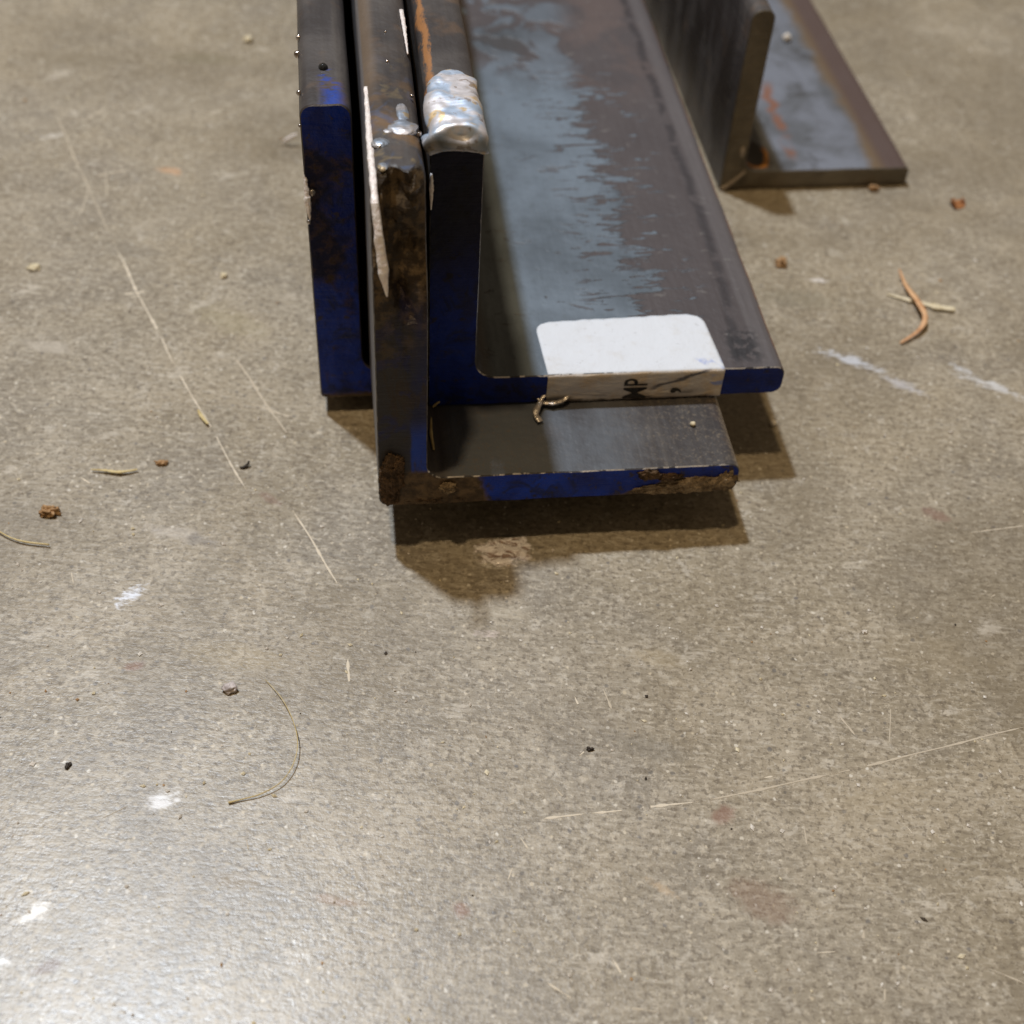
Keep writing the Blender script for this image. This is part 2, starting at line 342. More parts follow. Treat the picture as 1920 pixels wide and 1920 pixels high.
    ro = g.mix(top, ro, g.mix(patch, (.5, .5, .5), (.44, .44, .44)))
    return col, ro, g.mul(patch, top)
def fn_left(g, col, ro, a, c, b):           # A: smear of blue paint on the top edge near the cut
    top = g.sst(b, .94, .965)
    sm = g.mul(top, g.mul(g.band(g.add(a, g.mul(g.sub(g.n1, .5), .06)), .055, .100, .02), g.sst(g.add(g.sub(.12, c), g.mul(g.sub(g.noise(g.scl(g.v, (22, 60, 1)), 1., 3, .7), .5), .5)), -.02, .08)))
    col = g.mix(g.mul(sm, .85), col, (0.016, 0.06, 0.36))
    return col, ro, None
def fn_right(g, col, ro, a, c, b):          # D: bluish flange, purple brown toe band, rust runs, orange root
    top = g.mul(g.sub(1.0, g.sst(b, .085, .11)), g.sst(a, .10, .13))
    col2 = g.mix(g.sst(g.noise(g.v, 4.2, 4, .6, .5), .35, .65), (0.105, 0.112, 0.125), (0.18, 0.195, 0.235))
    col2 = g.mix(g.mul(g.sst(g.noise(g.v, 9, 4, .6), .55, .68), .7), col2, (0.06, 0.06, 0.062))
    toe = g.sst(g.add(a, g.mul(g.sub(g.n1, .5), .12)), .56, .63)
    col2 = g.mix(toe, col2, g.mix(g.sst(a, .60, .66), (0.145, 0.098, 0.055), (0.098, 0.067, 0.060)))
    run = g.mul(g.band(g.add(a, g.add(g.mul(c, -.05), g.mul(g.sub(g.noise(g.xyz(0., g.mul(c, 9.), 0.), 1., 2), .5), .10))), .275, .312, .014), g.band(c, .10, .62, .05))
    col2 = g.mix(g.mul(run, g.mul(g.sst(g.n1, .36, .52), .9)), col2, (0.22, 0.095, 0.055))
    col = g.mix(top, col, col2)
    side = g.sub(1.0, g.sst(a, .002, .008)); sn = g.noise(g.scl(g.v, (1, 5, 1.6)), 1.6, 4, .65, .6)
    col = g.mix(g.mul(side, g.sst(sn, .42, .6)), col, (0.028, 0.022, 0.020)); col = g.mix(g.mul(side, g.mul(g.sst(sn, .44, .30), .6)), col, (0.15, 0.13, 0.115))
    da = g.mul(g.sub(a, .145), 1/.055); dc = g.mul(g.sub(c, .13), 1/.11)
    r = g.math('SQRT', g.add(g.mul(da, da), g.mul(dc, dc)))
    low = g.sub(1.0, g.sst(b, .14, .2))
    col = g.mix(g.mul(low, g.sub(1.0, g.sst(r, .8, 1.0))), col, (0.022, 0.016, 0.016))
    ring = g.mul(low, g.mul(g.band(g.add(r, g.mul(g.sub(g.n2, .5), .3)), .82, 1.12, .08), g.mul(g.sst(g.sub(g.mul(da, .6), dc), .1, .6), g.sst(c, .015, .035))))
    col = g.mix(ring, col, (0.62, 0.25, 0.03))
    return col, ro, None

def end_paint(name, fn):
    g = G(name); v, a, c, b = g.coords()
    n1 = g.noise(v, 7, 4, .6, .5); n2 = g.noise(v, 28, 4, .65); g.n1, g.n2 = n1, n2
    g.saw = g.noise(g.scl(v, (10, 10, 95)), 1.0, 3, .6)
    blue = g.mix(g.sst(n1, .3, .7), (0.003, 0.014, 0.16), (0.005, 0.044, 0.44))
    blue = g.mix(g.mul(g.sst(n2, .57, .66), .8), blue, (0.045, 0.034, 0.030)); blue = g.mix(g.mul(g.sst(g.noise(g.off(v, (3, 3, 9)), 11, 4, .65, .6), .54, .64), .65), blue, (0.010, 0.012, 0.030))
    grey = g.mix(n2, (0.024, 0.024, 0.032), (0.052, 0.050, 0.054))
    brown = g.mix(g.sst(n2, .35, .65), (0.050, 0.032, 0.018), (0.15, 0.10, 0.055))
    col, ro = fn(g, blue, grey, brown, a, b)
    nrm = g.bump(g.add(g.mul(n2, .8), g.mul(g.saw, .6)), .45, .014)
    return g.done(col, ro, 0.0, nrm, 0.22)
def ep_left(g, blue, grey, brown, a, b):
    m = g.sst(g.add(g.mul(g.sub(g.n1, .5), 1.6), g.mul(g.band(b, .45, .88, .08), g.add(.30, g.mul(g.sub(a, .07), -2.0)))), .0, .30)  # random wear, plus a dark reflection painted across the middle
    col = g.mix(g.mul(m, .9), blue, g.mix(g.sst(g.n2, .45, .6), (0.014, 0.012, 0.014), (0.060, 0.036, 0.020)))
    foot = g.sub(1.0, g.sst(g.add(b, g.mul(g.sub(g.n2, .5), .05)), .010, .028))
    return g.mix(foot, col, brown), g.lin(m, 0, 1, .36, .7)
def ep_front(g, blue, grey, brown, a, b):
    wob = g.mul(g.sub(g.n1, .5), .10)
    upr = g.sst(b, .115, .135)
    gouge = g.sst(g.add(g.add(b, g.mul(wob, 2.2)), g.mul(g.sub(g.noise(g.scl(g.v, (30, 1, 5)), 1., 3, .6), .5), .25)), .46, .74)
    cu = g.mix(g.mul(g.sst(g.add(g.sub(a, .07), g.mul(g.sub(g.n1, .5), .12)), -.01, .05), .6), grey, (0.014, 0.022, 0.10))
    cu = g.mix(g.mul(g.mul(g.sst(g.add(a, g.mul(wob, .2)), .083, .092), g.sst(g.add(b, g.mul(wob, .5)), .33, .22)), 1.0), cu, (0.018, 0.055, 0.36))
    cu = g.mix(g.mul(g.sst(g.noise(g.scl(g.v, (16, 1, 7)), 1., 4, .65, .6), .48, .62), .7), cu, (0.045, 0.031, 0.020)); cu = g.mix(g.mul(g.sst(g.noise(g.off(g.v, (7, 7, 7)), 9, 4, .6, .6), .52, .64), .55), cu, (0.012, 0.022, 0.13))
    cu = g.mix(gouge, cu, g.mix(g.sst(g.n2, .42, .62), (0.030, 0.020, 0.012), (0.115, 0.078, 0.042)))
    ln = g.add(g.sub(a, .29), g.mul(g.sub(b, .05), .35))
    fb = g.sst(g.add(ln, g.mul(g.sub(g.n2, .5), .05)), -.015, .012)
    cf = g.mix(fb, brown, blue)
    dl = g.sub(g.sub(g.add(.012, g.mul(g.sst(a, .66, .85), .055)), b), g.mul(g.sub(g.n1, .5), -.09))
    cf = g.mix(g.mul(g.sst(a, .62, .70), g.sst(dl, -.006, .006)), cf, brown)
    return g.mix(upr, cf, cu), g.lin(g.n2, .3, .7, .36, .6)
def ep_label(g, blue, grey, brown, a, b):
    col = g.mix(.35, blue, (0.008, 0.014, 0.08))
    up = g.sst(g.add(b, g.mul(g.sub(g.n1, .5), .4)), .26, .60)  # upper end blackened in the colour, as the shade under the weld
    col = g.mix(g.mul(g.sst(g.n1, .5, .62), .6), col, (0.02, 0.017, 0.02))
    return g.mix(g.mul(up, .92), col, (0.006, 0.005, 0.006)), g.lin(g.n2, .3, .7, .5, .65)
def ep_right(g, blue, grey, brown, a, b):
    col = g.mix(g.sst(g.n1, .35, .7), (0.125, 0.105, 0.075), (0.20, 0.17, 0.125))
    col = g.mix(g.mul(g.sst(g.saw, .5, .7), .4), col, (0.26, 0.22, 0.165))
    return g.mix(g.mul(g.sst(b, .018, .0), .8), col, (0.07, 0.048, 0.03)), g.lin(g.n2, .3, .7, .42, .6)

def edge_mat(name, lo, hi, k):
    g = G(name); v, a, c, b = g.coords()
    n = g.noise(v, 22, 4, .65)
    m = g.mul(g.sst(n, k-.04, k+.05), g.lin(g.mul(g.sst(b, .085, .09), g.sst(b, .14, .12)), 0, 1, .12, 1))
    col = g.mix(m, lo, hi)
    return g.done(col, g.lin(m, 0, 1, .5, .36), g.mul(m, .8), g.bump(n, .4, .01), .5)
def simple(name, c1, c2, sc=30, rough=.7, metal=0.0, spec=.4, bump=.5, bd=.01):
    g = G(name); v, a, c, b = g.coords()
    n = g.noise(v, sc, 4, .65, .3)
    return g.done(g.mix(g.sst(n, .35, .65), c1, c2), rough, metal, g.bump(n, bump, bd), spec)

# ------------------------------------------------------------------ angle bars
def arc(cx, cy, r, a0, a1, n):
    return [(cx+r*math.cos(math.radians(a0+(a1-a0)*i/n)), cy+r*math.sin(math.radians(a0+(a1-a0)*i/n))) for i in range(n+1)]
def line(p, q, n):
    return [(p[0]+(q[0]-p[0])*i/n, p[1]+(q[1]-p[1])*i/n) for i in range(1, n)]
def profile(W, H, t, th, fil, toe, heel, topr):
    """outline of an L section, anticlockwise, as (across, up)"""
    P = []
    P += arc(heel, heel, heel, 180, 270, 4)
    P += line((heel, 0), (W-toe, 0), 26)
    P += arc(W-toe*.8, toe*.8, toe*.8, 270, 360, 5)
    P += arc(W-toe, th-toe, toe, 0, 90, 5)
    P += line((W-toe, th), (t+fil, th), 22)
    P += arc(t+fil, th+fil, fil, 270, 180, 7)
    P += line((t, th+fil), (t, H-topr), 24)
    P += arc(t-topr, H-topr, topr, 0, 90, 5)
    P += line((t-topr, H), (topr, H), 5)
    P += arc(topr, H-topr, topr, 90, 180, 5)
    P += line((0, H-topr), (0, heel), 26)
    out = []
    for p in P:
        if not out or (abs(p[0]-out[-1][0])+abs(p[1]-out[-1][1])) > 1e-5: out.append(p)
    return out
def bar_matrix(x, y, z, yaw, roll):
    d = Vector((-math.sin(yaw), math.cos(yaw), 0)); wv = Vector((math.cos(yaw), math.sin(yaw), 0)); k = Vector((0, 0, 1))
    w2 = wv*math.cos(roll)+k*math.sin(roll); k2 = -wv*math.sin(roll)+k*math.cos(roll)
    return Matrix(((w2.x, d.x, k2.x, x*S), (w2.y, d.y, k2.y, y*S), (w2.z, d.z, k2.z, z*S), (0, 0, 0, 1)))

def angle_bar(name, mtx, dims, mats, depth, length, seed, bev=0.0032):
    """Empty + body; the cut end is a relief surface (depth gives how far each spot lies behind the cut)"""
    W, H, t, th, fil, toe, heel, topr = dims
    root = empty(name, mtx)
    prof = profile(*dims); n = len(prof)
    rnd = random.Random(seed)
    inset = []
    for i in range(n):
        p0, p1, p2 = Vector(prof[i-1]), Vector(prof[i]), Vector(prof[(i+1) % n])
        e = (p2-p0).normalized(); nr = Vector((-e.y, e.x))
        k = bev*(0.75+0.7*abs(mnoise.noise(Vector((p1.x*22, p1.y*22, seed)))))
        inset.append(p1+nr*k)
    inner = []
    st = 0.013
    ny = int(H/st); nx = int(W/st)
    def inside(a, b):
        m = 0.014
        r1 = m < a < t-m and m < b < H-m
        r2 = m < a < W-m and m < b < th-m
        return r1 or r2
    for i in range(nx+1):
        for j in range(ny+1):
            a = i*st+rnd.uniform(-.3, .3)*st; b = j*st+rnd.uniform(-.3, .3)*st
            if inside(a, b): inner.append(Vector((a, b)))
    co = [Vector(p) for p in inset]+inner
    edges = [(i, (i+1) % n) for i in range(n)]
    vv, ee, ff, *_ = delaunay_2d_cdt(co, edges, [], 1, 1e-6)
    verts = [(p[0], depth(p[0], p[1]), p[1]) for p in vv]
    faces = [tuple(f) for f in ff]; idx = [1]*len(faces)
    cut_start = len(verts)
    rings = [None]
    stations = [0.0, .01, .03, .07, .13, .2, .3, .42, .56, .72, .9, 1.1, 1.35, 1.65, 2, 2.5, 3.2, 4.2, 5.5, 7.5, length]
    first = len(verts)
    for si, s in enumerate(stations):
        for (a, b) in prof:
            g0 = depth(a, b)
            f = max(0.0, 1-s/.5)
            c = (g0+bev)*f + s if s < .5 else s
            wv = .0016*mnoise.noise(Vector((a*9, s*5+seed, b*9))) if si else 0
            verts.append((a+wv, c, b+wv))
    # chamfer between cut face outline and first ring; outline of the cut keeps the first n indices of the triangulation
    for i in range(n):
        j = (i+1) % n
        faces.append((first+i, first+j, j, i)[::-1]); idx.append(2)
    for si in range(len(stations)-1):
        for i in range(n):
            j = (i+1) % n
            q = first+si*n
            faces.append((q+i, q+j, q+n+j, q+n+i)[::-1]); idx.append(0)
    last = first+(len(stations)-1)*n
    faces.append(tuple(last+i for i in range(n))); idx.append(0)
    body = mesh_obj('body', verts, faces, mats, root, idx, True)
    bm = bmesh.new(); bm.from_mesh(body.data); bmesh.ops.recalc_face_normals(bm, faces=bm.faces)
    for e in bm.edges:
        if len(e.link_faces) == 2 and e.calc_face_angle(0) > math.radians(28): e.smooth = False
    bm.to_mesh(body.data); bm.free()
    return root, body

def dep(seed, amp):
    return lambda a, b: amp*(mnoise.noise(Vector((a*9, b*9, seed))) + .5*mnoise.noise(Vector((a*30, b*30, seed+4))))
def dep_front(a, b):
    g = .0376*b + .003*mnoise.noise(Vector((a*12, b*12, 3.1)))
    if b > .62:
        s = min(1, (b-.62)/.30); s = s*s*(3-2*s)
        g += .05*s + .030*s*mnoise.noise(Vector((a*26, b*14, 1.7))) + .012*s*mnoise.noise(Vector((a*60, b*40, 7)))
        if b > .88: g += 1.6*(b-.88)**2*(1+1.5*mnoise.noise(Vector((a*18, 2, b*9))))*4
        g += .05*s*max(0, (a-.085)/.05)**2
        gx = (a-.075)/.035; gy = (b-.80)/.09
        g += .045*math.exp(-(gx*gx+gy*gy))
        rx = (a-(.095-(b-.60)*.30))/.016
        g += .034*math.exp(-rx*rx)*math.exp(-((b-.68)/.07)**2)
    return g
M_edge = edge_mat('chipped_edge', (0.05, 0.045, 0.045), (0.75, 0.70, 0.66), .50)
M_edge_raw = edge_mat('sawn_edge', (0.10, 0.085, 0.065), (0.45, 0.40, 0.34), .60)
L_BAR = 9.5
A, A_body = angle_bar('steel_angle_bar', bar_matrix(-.6129, 2.9901, .058, .17625, .0016), (1.0, .988, T, TH, .06, .03, .016, .034),
                      [steel('mill_scale_left', fn_left), end_paint('blue_paint_left', ep_left), edge_mat('dull_edge', (0.06, .05, .05), (.35, .30, .27), .6)], dep(1, .004), L_BAR, 11, .004)
B, B_body = angle_bar('steel_angle_bar', bar_matrix(-.3668, 2.4648, .1612, .1711, -.0028), (1.0, .976, T, TH, .045, .032, .026, .040),
                      [steel('mill_scale_front', fn_front), end_paint('blue_paint_front', ep_front), M_edge], dep_front, L_BAR, 12)
C, C_body = angle_bar('steel_angle_bar', bar_matrix(-.2639, 2.7673, .2643, .1729, -.0013), (1.027, .881, T, TH, .06, .034, .014, .030),
                      [steel('mill_scale_label', fn_label), end_paint('blue_paint_label', ep_label), M_edge], dep(3, .003), L_BAR, 13)
D, D_body = angle_bar('steel_angle_bar', bar_matrix(.6800, 4.3661, .002, .186, .0004), (.738, .710, .0838, .077, .05, .022, .010, .036),
                      [steel('mill_scale_right', fn_right), end_paint('sawn_end_right', ep_right), M_edge_raw], dep(4, .003), L_BAR, 14, .0035)
GRP = 'lengths of steel angle bar lying on the floor'
tag(A, 'leftmost steel angle bar with blue painted end and weld spatter along its outer edge', 'angle bar', GRP)
tag(B, 'front steel angle bar sticking out nearest, mud caked on its blue painted end', 'angle bar', GRP)
tag(C, 'steel angle bar with white paper label and big silver weld blob on its upright', 'angle bar', GRP)
tag(D, 'smaller unpainted steel angle bar lying apart on the right, sawn bare end', 'angle bar', GRP)

# ------------------------------------------------------------------ welds, spatter, ground edges
def weld_material(name, dark=0.0):
    g = G(name); v, a, c, b = g.coords()
    n = g.noise(v, 16, 3, .5, .8); n2 = g.noise(g.off(v, (3, 1, 2)), 22, 3, .5, .6); n3 = g.noise(g.off(v, (8, 5, 1)), 30, 3, .6)
    col = g.mix(g.sst(n, .42, .62), (0.84, 0.81, 0.84), (0.58, 0.70, 0.88))
    col = g.mix(g.mul(g.sst(n2, .58, .66), .8), col, (0.85, 0.60, 0.26))
    col = g.mix(g.mul(g.sst(n3, .60, .68), .7), col, (0.30, 0.22, 0.16))
    col = g.mix(dark, col, (0.10, 0.085, 0.07))
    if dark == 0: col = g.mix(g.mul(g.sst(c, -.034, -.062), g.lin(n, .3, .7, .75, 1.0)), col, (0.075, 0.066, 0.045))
    return g.done(col, g.lin(n3, .3, .7, .42, .62), 0.66, g.bump(g.noise(g.scl(v, (12, 80, 34)), 1., 2, .6, .8), .25, .006), .5)
M_weld = weld_material('weld_silver'); M_weld_dull = weld_material('weld_heat_tinted', .55)
M_ground = simple('ground_bright_steel', (0.90, 0.80, 0.77), (0.98, 0.93, 0.91), 60, .45, .15, .5, .6, .012)
M_ball = simple('spatter_steel', (0.30, 0.24, 0.20), (0.62, 0.58, 0.55), 30, .22, .9)
M_soot = simple('spatter_black', (0.01, 0.01, 0.01), (0.03, 0.03, 0.03), 30, .18, .0)

def lump(name, parent, mat, blobs, seed, amp, freq, sub=4, shape=None, gran=False):
    """one mesh grown from overlapping noisy ellipsoids; blobs = [(centre, radii), ...]"""
    vs, fs = [], []
    for bi, (c, r) in enumerate(blobs):
        bm = bmesh.new(); bmesh.ops.create_icosphere(bm, subdivisions=sub, radius=1.0)
        o = len(vs); bm.verts.ensure_lookup_table()
        for vt in bm.verts:
            p = vt.co.copy()
            pp = p*freq+Vector((seed+bi*3.1, seed*.7, bi))
            k = 1 + amp*mnoise.fractal(pp, .8, 2.0, 4) + (amp*.55*(.45-mnoise.voronoi(pp*1.9)[0][0]) if gran else 0)
            q = Vector((c[0]+p.x*r[0]*k, c[1]+p.y*r[1]*k, c[2]+p.z*r[2]*k))
            if shape: q = shape(q)
            vs.append(tuple(q))
        for f in bm.faces: fs.append(tuple(o+v.index for v in f.verts))
        bm.free()
    return mesh_obj(name, vs, fs, mat, parent)

# the big weld run capping the upright of the labelled bar
def weld_run(parent):
    nu, nv = 56, 30
    vs, fs = [], []
    for i in range(nu+1):
        u = i/nu
        # path of the bead: along the top of the leg towards the camera, then rolling over the cut end
        for j in range(nv+1):
            tt = j/nv*2-1
            wob = .015*mnoise.noise(Vector((u*6, 2, 3 if tt > 0 else 8)))
            half = .073*(min(1, u/.12)**.5)*(.70+.30*min(1, u/.5))*(1.0+.05*math.sin(u*9))*(1-.22*max(0, (u-.7)/.3)**2) + wob
            a = .061 + tt*half + (.008 if u < .3 else 0)
            crown = (max(0, 1-abs(tt)**3.2*.97))**.5
            if u < .62:
                s = u/.62
                c = .245 - s*.275 + .028*tt*tt*(1 if s < .7 else .3)
                rip = .0007*math.sin((c-.06*tt*tt)*190+3*mnoise.noise(Vector((a*14, c*9, 3))))*crown + .007*mnoise.noise(Vector((a*8, c*6, 1)))*crown
                z = .874 + crown*(.010+.024*min(1, s*2.0)) + rip
            else:
                s = (u-.62)/.38; ph = s*math.pi*.86
                R = .040
                c = -.030 - R*math.sin(ph)*(.75+.25*crown) + .030*s*s
                z = .874 + crown*.034*math.cos(ph*.5) - .034*(1-math.cos(ph))*.85
                dent = math.exp(-((tt-.15)/.5)**2-((s-.35)/.22)**2)
                c += .026*dent; z -= .012*dent
            z += .006*mnoise.noise(Vector((a*13, c*13, 5)))+.003*mnoise.noise(Vector((a*40, c*40, 2)))
            c += .005*mnoise.noise(Vector((a*14, z*16, 9)))
            vs.append((a, c, z))
    for i in range(nu):
        for j in range(nv):
            q = i*(nv+1)+j
            fs.append((q, q+1, q+nv+2, q+nv+1))
    # close underneath so the bead is a solid
    base = len(vs)
    for i in range(nu+1):
        for j in (0, nv):
            p = vs[i*(nv+1)+j]; vs.append((p[0], max(p[1], .012), p[2]-.02))
    for i in range(nu):
        fs.append((i*(nv+1), (i+1)*(nv+1), base+2*i+2, base+2*i)); fs.append((i*(nv+1)+nv, base+2*i+1, base+2*i+3, (i+1)*(nv+1)+nv))
        fs.append((base+2*i, base+2*i+2, base+2*i+3, base+2*i+1))
    o = mesh_obj('weld_bead', vs, fs, M_weld, parent)
    bm = bmesh.new(); bm.from_mesh(o.data); bmesh.ops.recalc_face_normals(bm, faces=bm.faces); bm.to_mesh(o.data); bm.free()
    return o
wr = weld_run(C); wr['label'] = 'large silver weld blob with blue and gold heat tint'
# smaller flattened weld spots on the upright of the front bar
for k, (a, c, ra, rc, h, mt) in enumerate([(.090, .365, .016, .045, .006, M_weld_dull), (.088, .300, .036, .034, .010, M_weld_dull), (.052, .285, .016, .012, .005, M_weld_dull),
                                          (.034, .235, .022, .020, .009, M_weld_dull), (.034, .140, .011, .016, .005, M_weld_dull)]):
    lump('weld_spot', B, mt, [((a, c, .976-.003), (ra, rc, h))], 20+k*1.7, .16, 1.4, 4)
def ribbon(name, parent, mat, pts, widths, normal_hint, thick, seed, n=40, jag=.25, saw=0.0, teeth=0):
    """faceted strip along a polyline, with a ragged outline and real thickness"""
    P = [Vector(p) for p in pts]
    L = [0]
    for i in range(1, len(P)): L.append(L[-1]+(P[i]-P[i-1]).length)
    def at(s):
        d = s*L[-1]
        for i in range(1, len(P)):
            if d <= L[i] or i == len(P)-1:
                f = (d-L[i-1])/max(1e-9, L[i]-L[i-1]); return P[i-1].lerp(P[i], min(1, f)), (P[i]-P[i-1]).normalized(), widths[i-1]+(widths[i]-widths[i-1])*min(1, f)
    vs, fs = [], []
    hn = Vector(normal_hint).normalized()
    for i in range(n+1):
        s = i/n; p, d, wd = at(s)
        side = d.cross(hn).normalized(); nr = side.cross(d).normalized()
        e1 = wd*.5*(1+jag*mnoise.noise(Vector((s*23, seed, 0)))); e2 = wd*.5*(1+jag*mnoise.noise(Vector((s*23, seed, 5))))
        hgt = thick*(.6+.6*abs(mnoise.noise(Vector((s*31, seed, 9)))))
        if teeth: hgt += saw*((s*teeth) % 1.0)*max(0.0, min(1.0, (-d.z-.3)*3))
        vs += [tuple(p-side*e1-nr*thick), tuple(p-side*e1*.8+nr*hgt*.7), tuple(p+side*e2*.1+nr*hgt), tuple(p+side*e2*.85+nr*hgt*.6), tuple(p+side*e2-nr*thick)]
    for i in range(n):
        for j in range(4):
            q = i*5+j; fs.append((q, q+1, q+6, q+5))
        q = i*5; fs.append((q+4, q, q+5, q+9))
    fs.append((0, 4, 3, 2, 1)); e = n*5; fs.append((e, e+1, e+2, e+3, e+4))
    o = mesh_obj(name, vs, fs, mat, parent, None, not teeth)
    bm = bmesh.new(); bm.from_mesh(o.data); bmesh.ops.recalc_face_normals(bm, faces=bm.faces); bm.to_mesh(o.data); bm.free()
    return o
# bright strip ground along the outer top edge of the front bar, lower end shaped to tilt forward into the light
ribbon('ground_edge', B, M_ground, [(.010, .50, .966), (.009, .25, .967), (.010, .10, .965), (.011, .045, .945), (.016, .012, .885), (.024, -.016, .800), (.031, -.028, .738)],
       [.010, .017, .017, .018, .020, .026, .004], (-.12, -.35, 1.0), .0035, 3, 160, .3)['label'] = 'bright freshly ground strip along the edge, lower end tilted to catch light'
ribbon('ground_edge', B, M_ground, [(.119, .88, .971), (.121, .80, .972), (.122, .65, .970)], [.012, .012, .004], (.05, -.3, 1), .003, 5, 24, .5)
ribbon('ground_edge', C, M_ground, [(.004, -.004, .76), (.004, -.005, .72), (.003, -.006, .66)], [.006, .012, .004], (-.1, -1, .4), .003, 7, 20, .5)
ribbon('ground_edge', A, M_ground, [(.002, .020, .83), (.003, .000, .77), (.005, -.022, .71), (.008, -.034, .67)], [.004, .010, .020, .004], (-.2, -1, .7), .004, 8, 30, .6)  # flake shaped to lean out of the end and catch the light
for (a, c, b, r, mt) in [(.004, .365, .974, .008, M_ball), (.0, .285, .970, .010, M_ball), (.066, .178, .990, .012, M_soot), (.002, .086, .972, .008, M_ball), (.0, .0, .93, .005, M_ball), (.004, -.006, .645, .007, M_ball), (.018, -.004, .735, .010, M_ball)]:
    lump('weld_spatter', A, mt, [((a, c, b), (r, r, r))], a*50+c, .12, 1.5, 3)
for (a, c, r) in [(.118, .44, .005), (.068, .60, .005), (.125, .27, .006), (.03, .22, .006), (.07, .75, .004)]:
    lump('weld_spatter', B, M_ball, [((a, c, .976), (r, r, r))], a*70+c, .12, 1.5, 3)
# thin burr where the two legs of the bare bar meet, and a bright burr on its top corner
M_burr = simple('bare_burr', (0.30, 0.24, 0.18), (0.55, 0.46, 0.37), 50, .5, .2)
ribbon('burr', D, M_burr, [(.006, -.002, .006), (.03, -.003, .022), (.055, -.003, .045), (.088, -.002, .082)], [.014, .018, .012, .006], (0, -1, .2), .003, 9, 24, .6)
ribbon('burr', D, M_ground, [(.004, .12, .672), (.008, .05, .690), (.02, .010, .700), (.042, .004, .707)], [.006, .014, .012, .006], (-.6, -.5, .8), .003, 10, 24, .6)
lump('burr', D, M_burr, [((.062, -.002, .165), (.009, .004, .022))], 4, .3, 1.5, 3)

# ------------------------------------------------------------------ caked mud on the front bar
M_mud = simple('caked_mud', (0.042, 0.025, 0.013), (0.145, 0.088, 0.048), 34, .85, 0, .25, 1.0, .03)
M_mud_pale = simple('caked_mud_dry', (0.15, 0.105, 0.062), (0.40, 0.30, 0.19), 30, .9, 0, .2, 1.0, .03)
lump('mud_clump', B, M_mud, [((.036, .0, .115), (.032, .015, .072)), ((.030, .004, .05), (.027, .015, .046)), ((.05, .002, .16), (.020, .012, .025))], 2.2, .30, 2.6, 5, None, True)
lump('mud_clump', B, M_mud, [((.12, .009, .014), (.085, .010, .016)), ((.21, .009, .016), (.07, .008, .018))], 5.1, .34, 2.8, 5, None, True)
lump('mud_clump', B, M_mud_pale, [((.186, -.004, .066), (.024, .014, .018))], 9.3, .35, 2.2, 4, None, True)
lump('mud_clump', B, M_mud_pale, [((.78, .006, .018), (.09, .011, .020)), ((.88, .006, .030), (.09, .013, .032)), ((.965, .010, .036), (.036, .018, .036))], 7.7, .32, 3.0, 5, None, True)
lump('mud_clump', B, M_mud, [((.745, .004, .076), (.035, .010, .020)), ((.80, .005, .064), (.04, .010, .014))], 3.4, .4, 2.6, 4, None, True)

# ------------------------------------------------------------------ paper label wrapped over the end of the labelled bar
def paper_material():
    g = G('label_paper'); v, a, c, b = g.coords()
    n = g.noise(v, 14, 4, .65); n2 = g.noise(v, 48, 4, .7); n3 = g.noise(g.scl(v, (9, 9, 30)), 1., 4, .6, .8)
    col = g.mix(g.mul(g.sst(n, .52, .70), .35), (0.70, 0.735, 0.80), (0.60, 0.58, 0.56))
    col = g.mix(g.mul(g.sst(n2, .62, .70), .35), col, (0.30, 0.28, 0.27)); col = g.mix(g.mul(g.sst(g.noise(g.off(v, (2, 2, 2)), 6, 4, .65, .8), .54, .70), .10), col, (0.42, 0.37, 0.31))
    front = g.sub(1.0, g.sst(c, -.001, .004))
    shade_soil = g.mul(front, g.add(.42, g.mul(g.sst(n, .4, .65), .38)))  # whole front tinted tan for its dimmer light, blotchy grime on top
    col = g.mix(shade_soil, col, (0.66, 0.50, 0.32))
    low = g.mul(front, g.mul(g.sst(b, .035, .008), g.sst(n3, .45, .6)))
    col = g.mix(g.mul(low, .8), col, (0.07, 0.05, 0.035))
    # dark smeared tear across the front, blue ink rubbed onto the right corner
    tear = g.mul(front, g.mul(g.sst(g.math('ABSOLUTE', g.sub(g.sub(b, .045), g.add(g.mul(g.sub(a, .65), .36), g.mul(g.sub(n3, .5), .03)))), .009, .002), g.band(a, .64, .80, .02)))
    col = g.mix(g.mul(tear, .85), col, (0.055, 0.06, 0.09))
    ink = g.mul(g.sst(g.sub(g.add(a, g.mul(c, .8)), .80), .0, .01), g.mul(g.sst(c, .055, .03), g.sst(n3, .46, .56)))
    col = g.mix(g.mul(ink, .75), col, (0.20, 0.30, 0.72))
    crease = g.mul(g.band(c, .0, .004, .002), g.sst(n, .44, .52))
    col = g.mix(g.mul(crease, g.mul(g.sst(a, .65, .5), .9)), col, (0.03, 0.03, 0.03))
    return g.done(col, .62, 0.0, g.bump(g.add(n, n3), .3, .015), .35)
M_paper = paper_material()
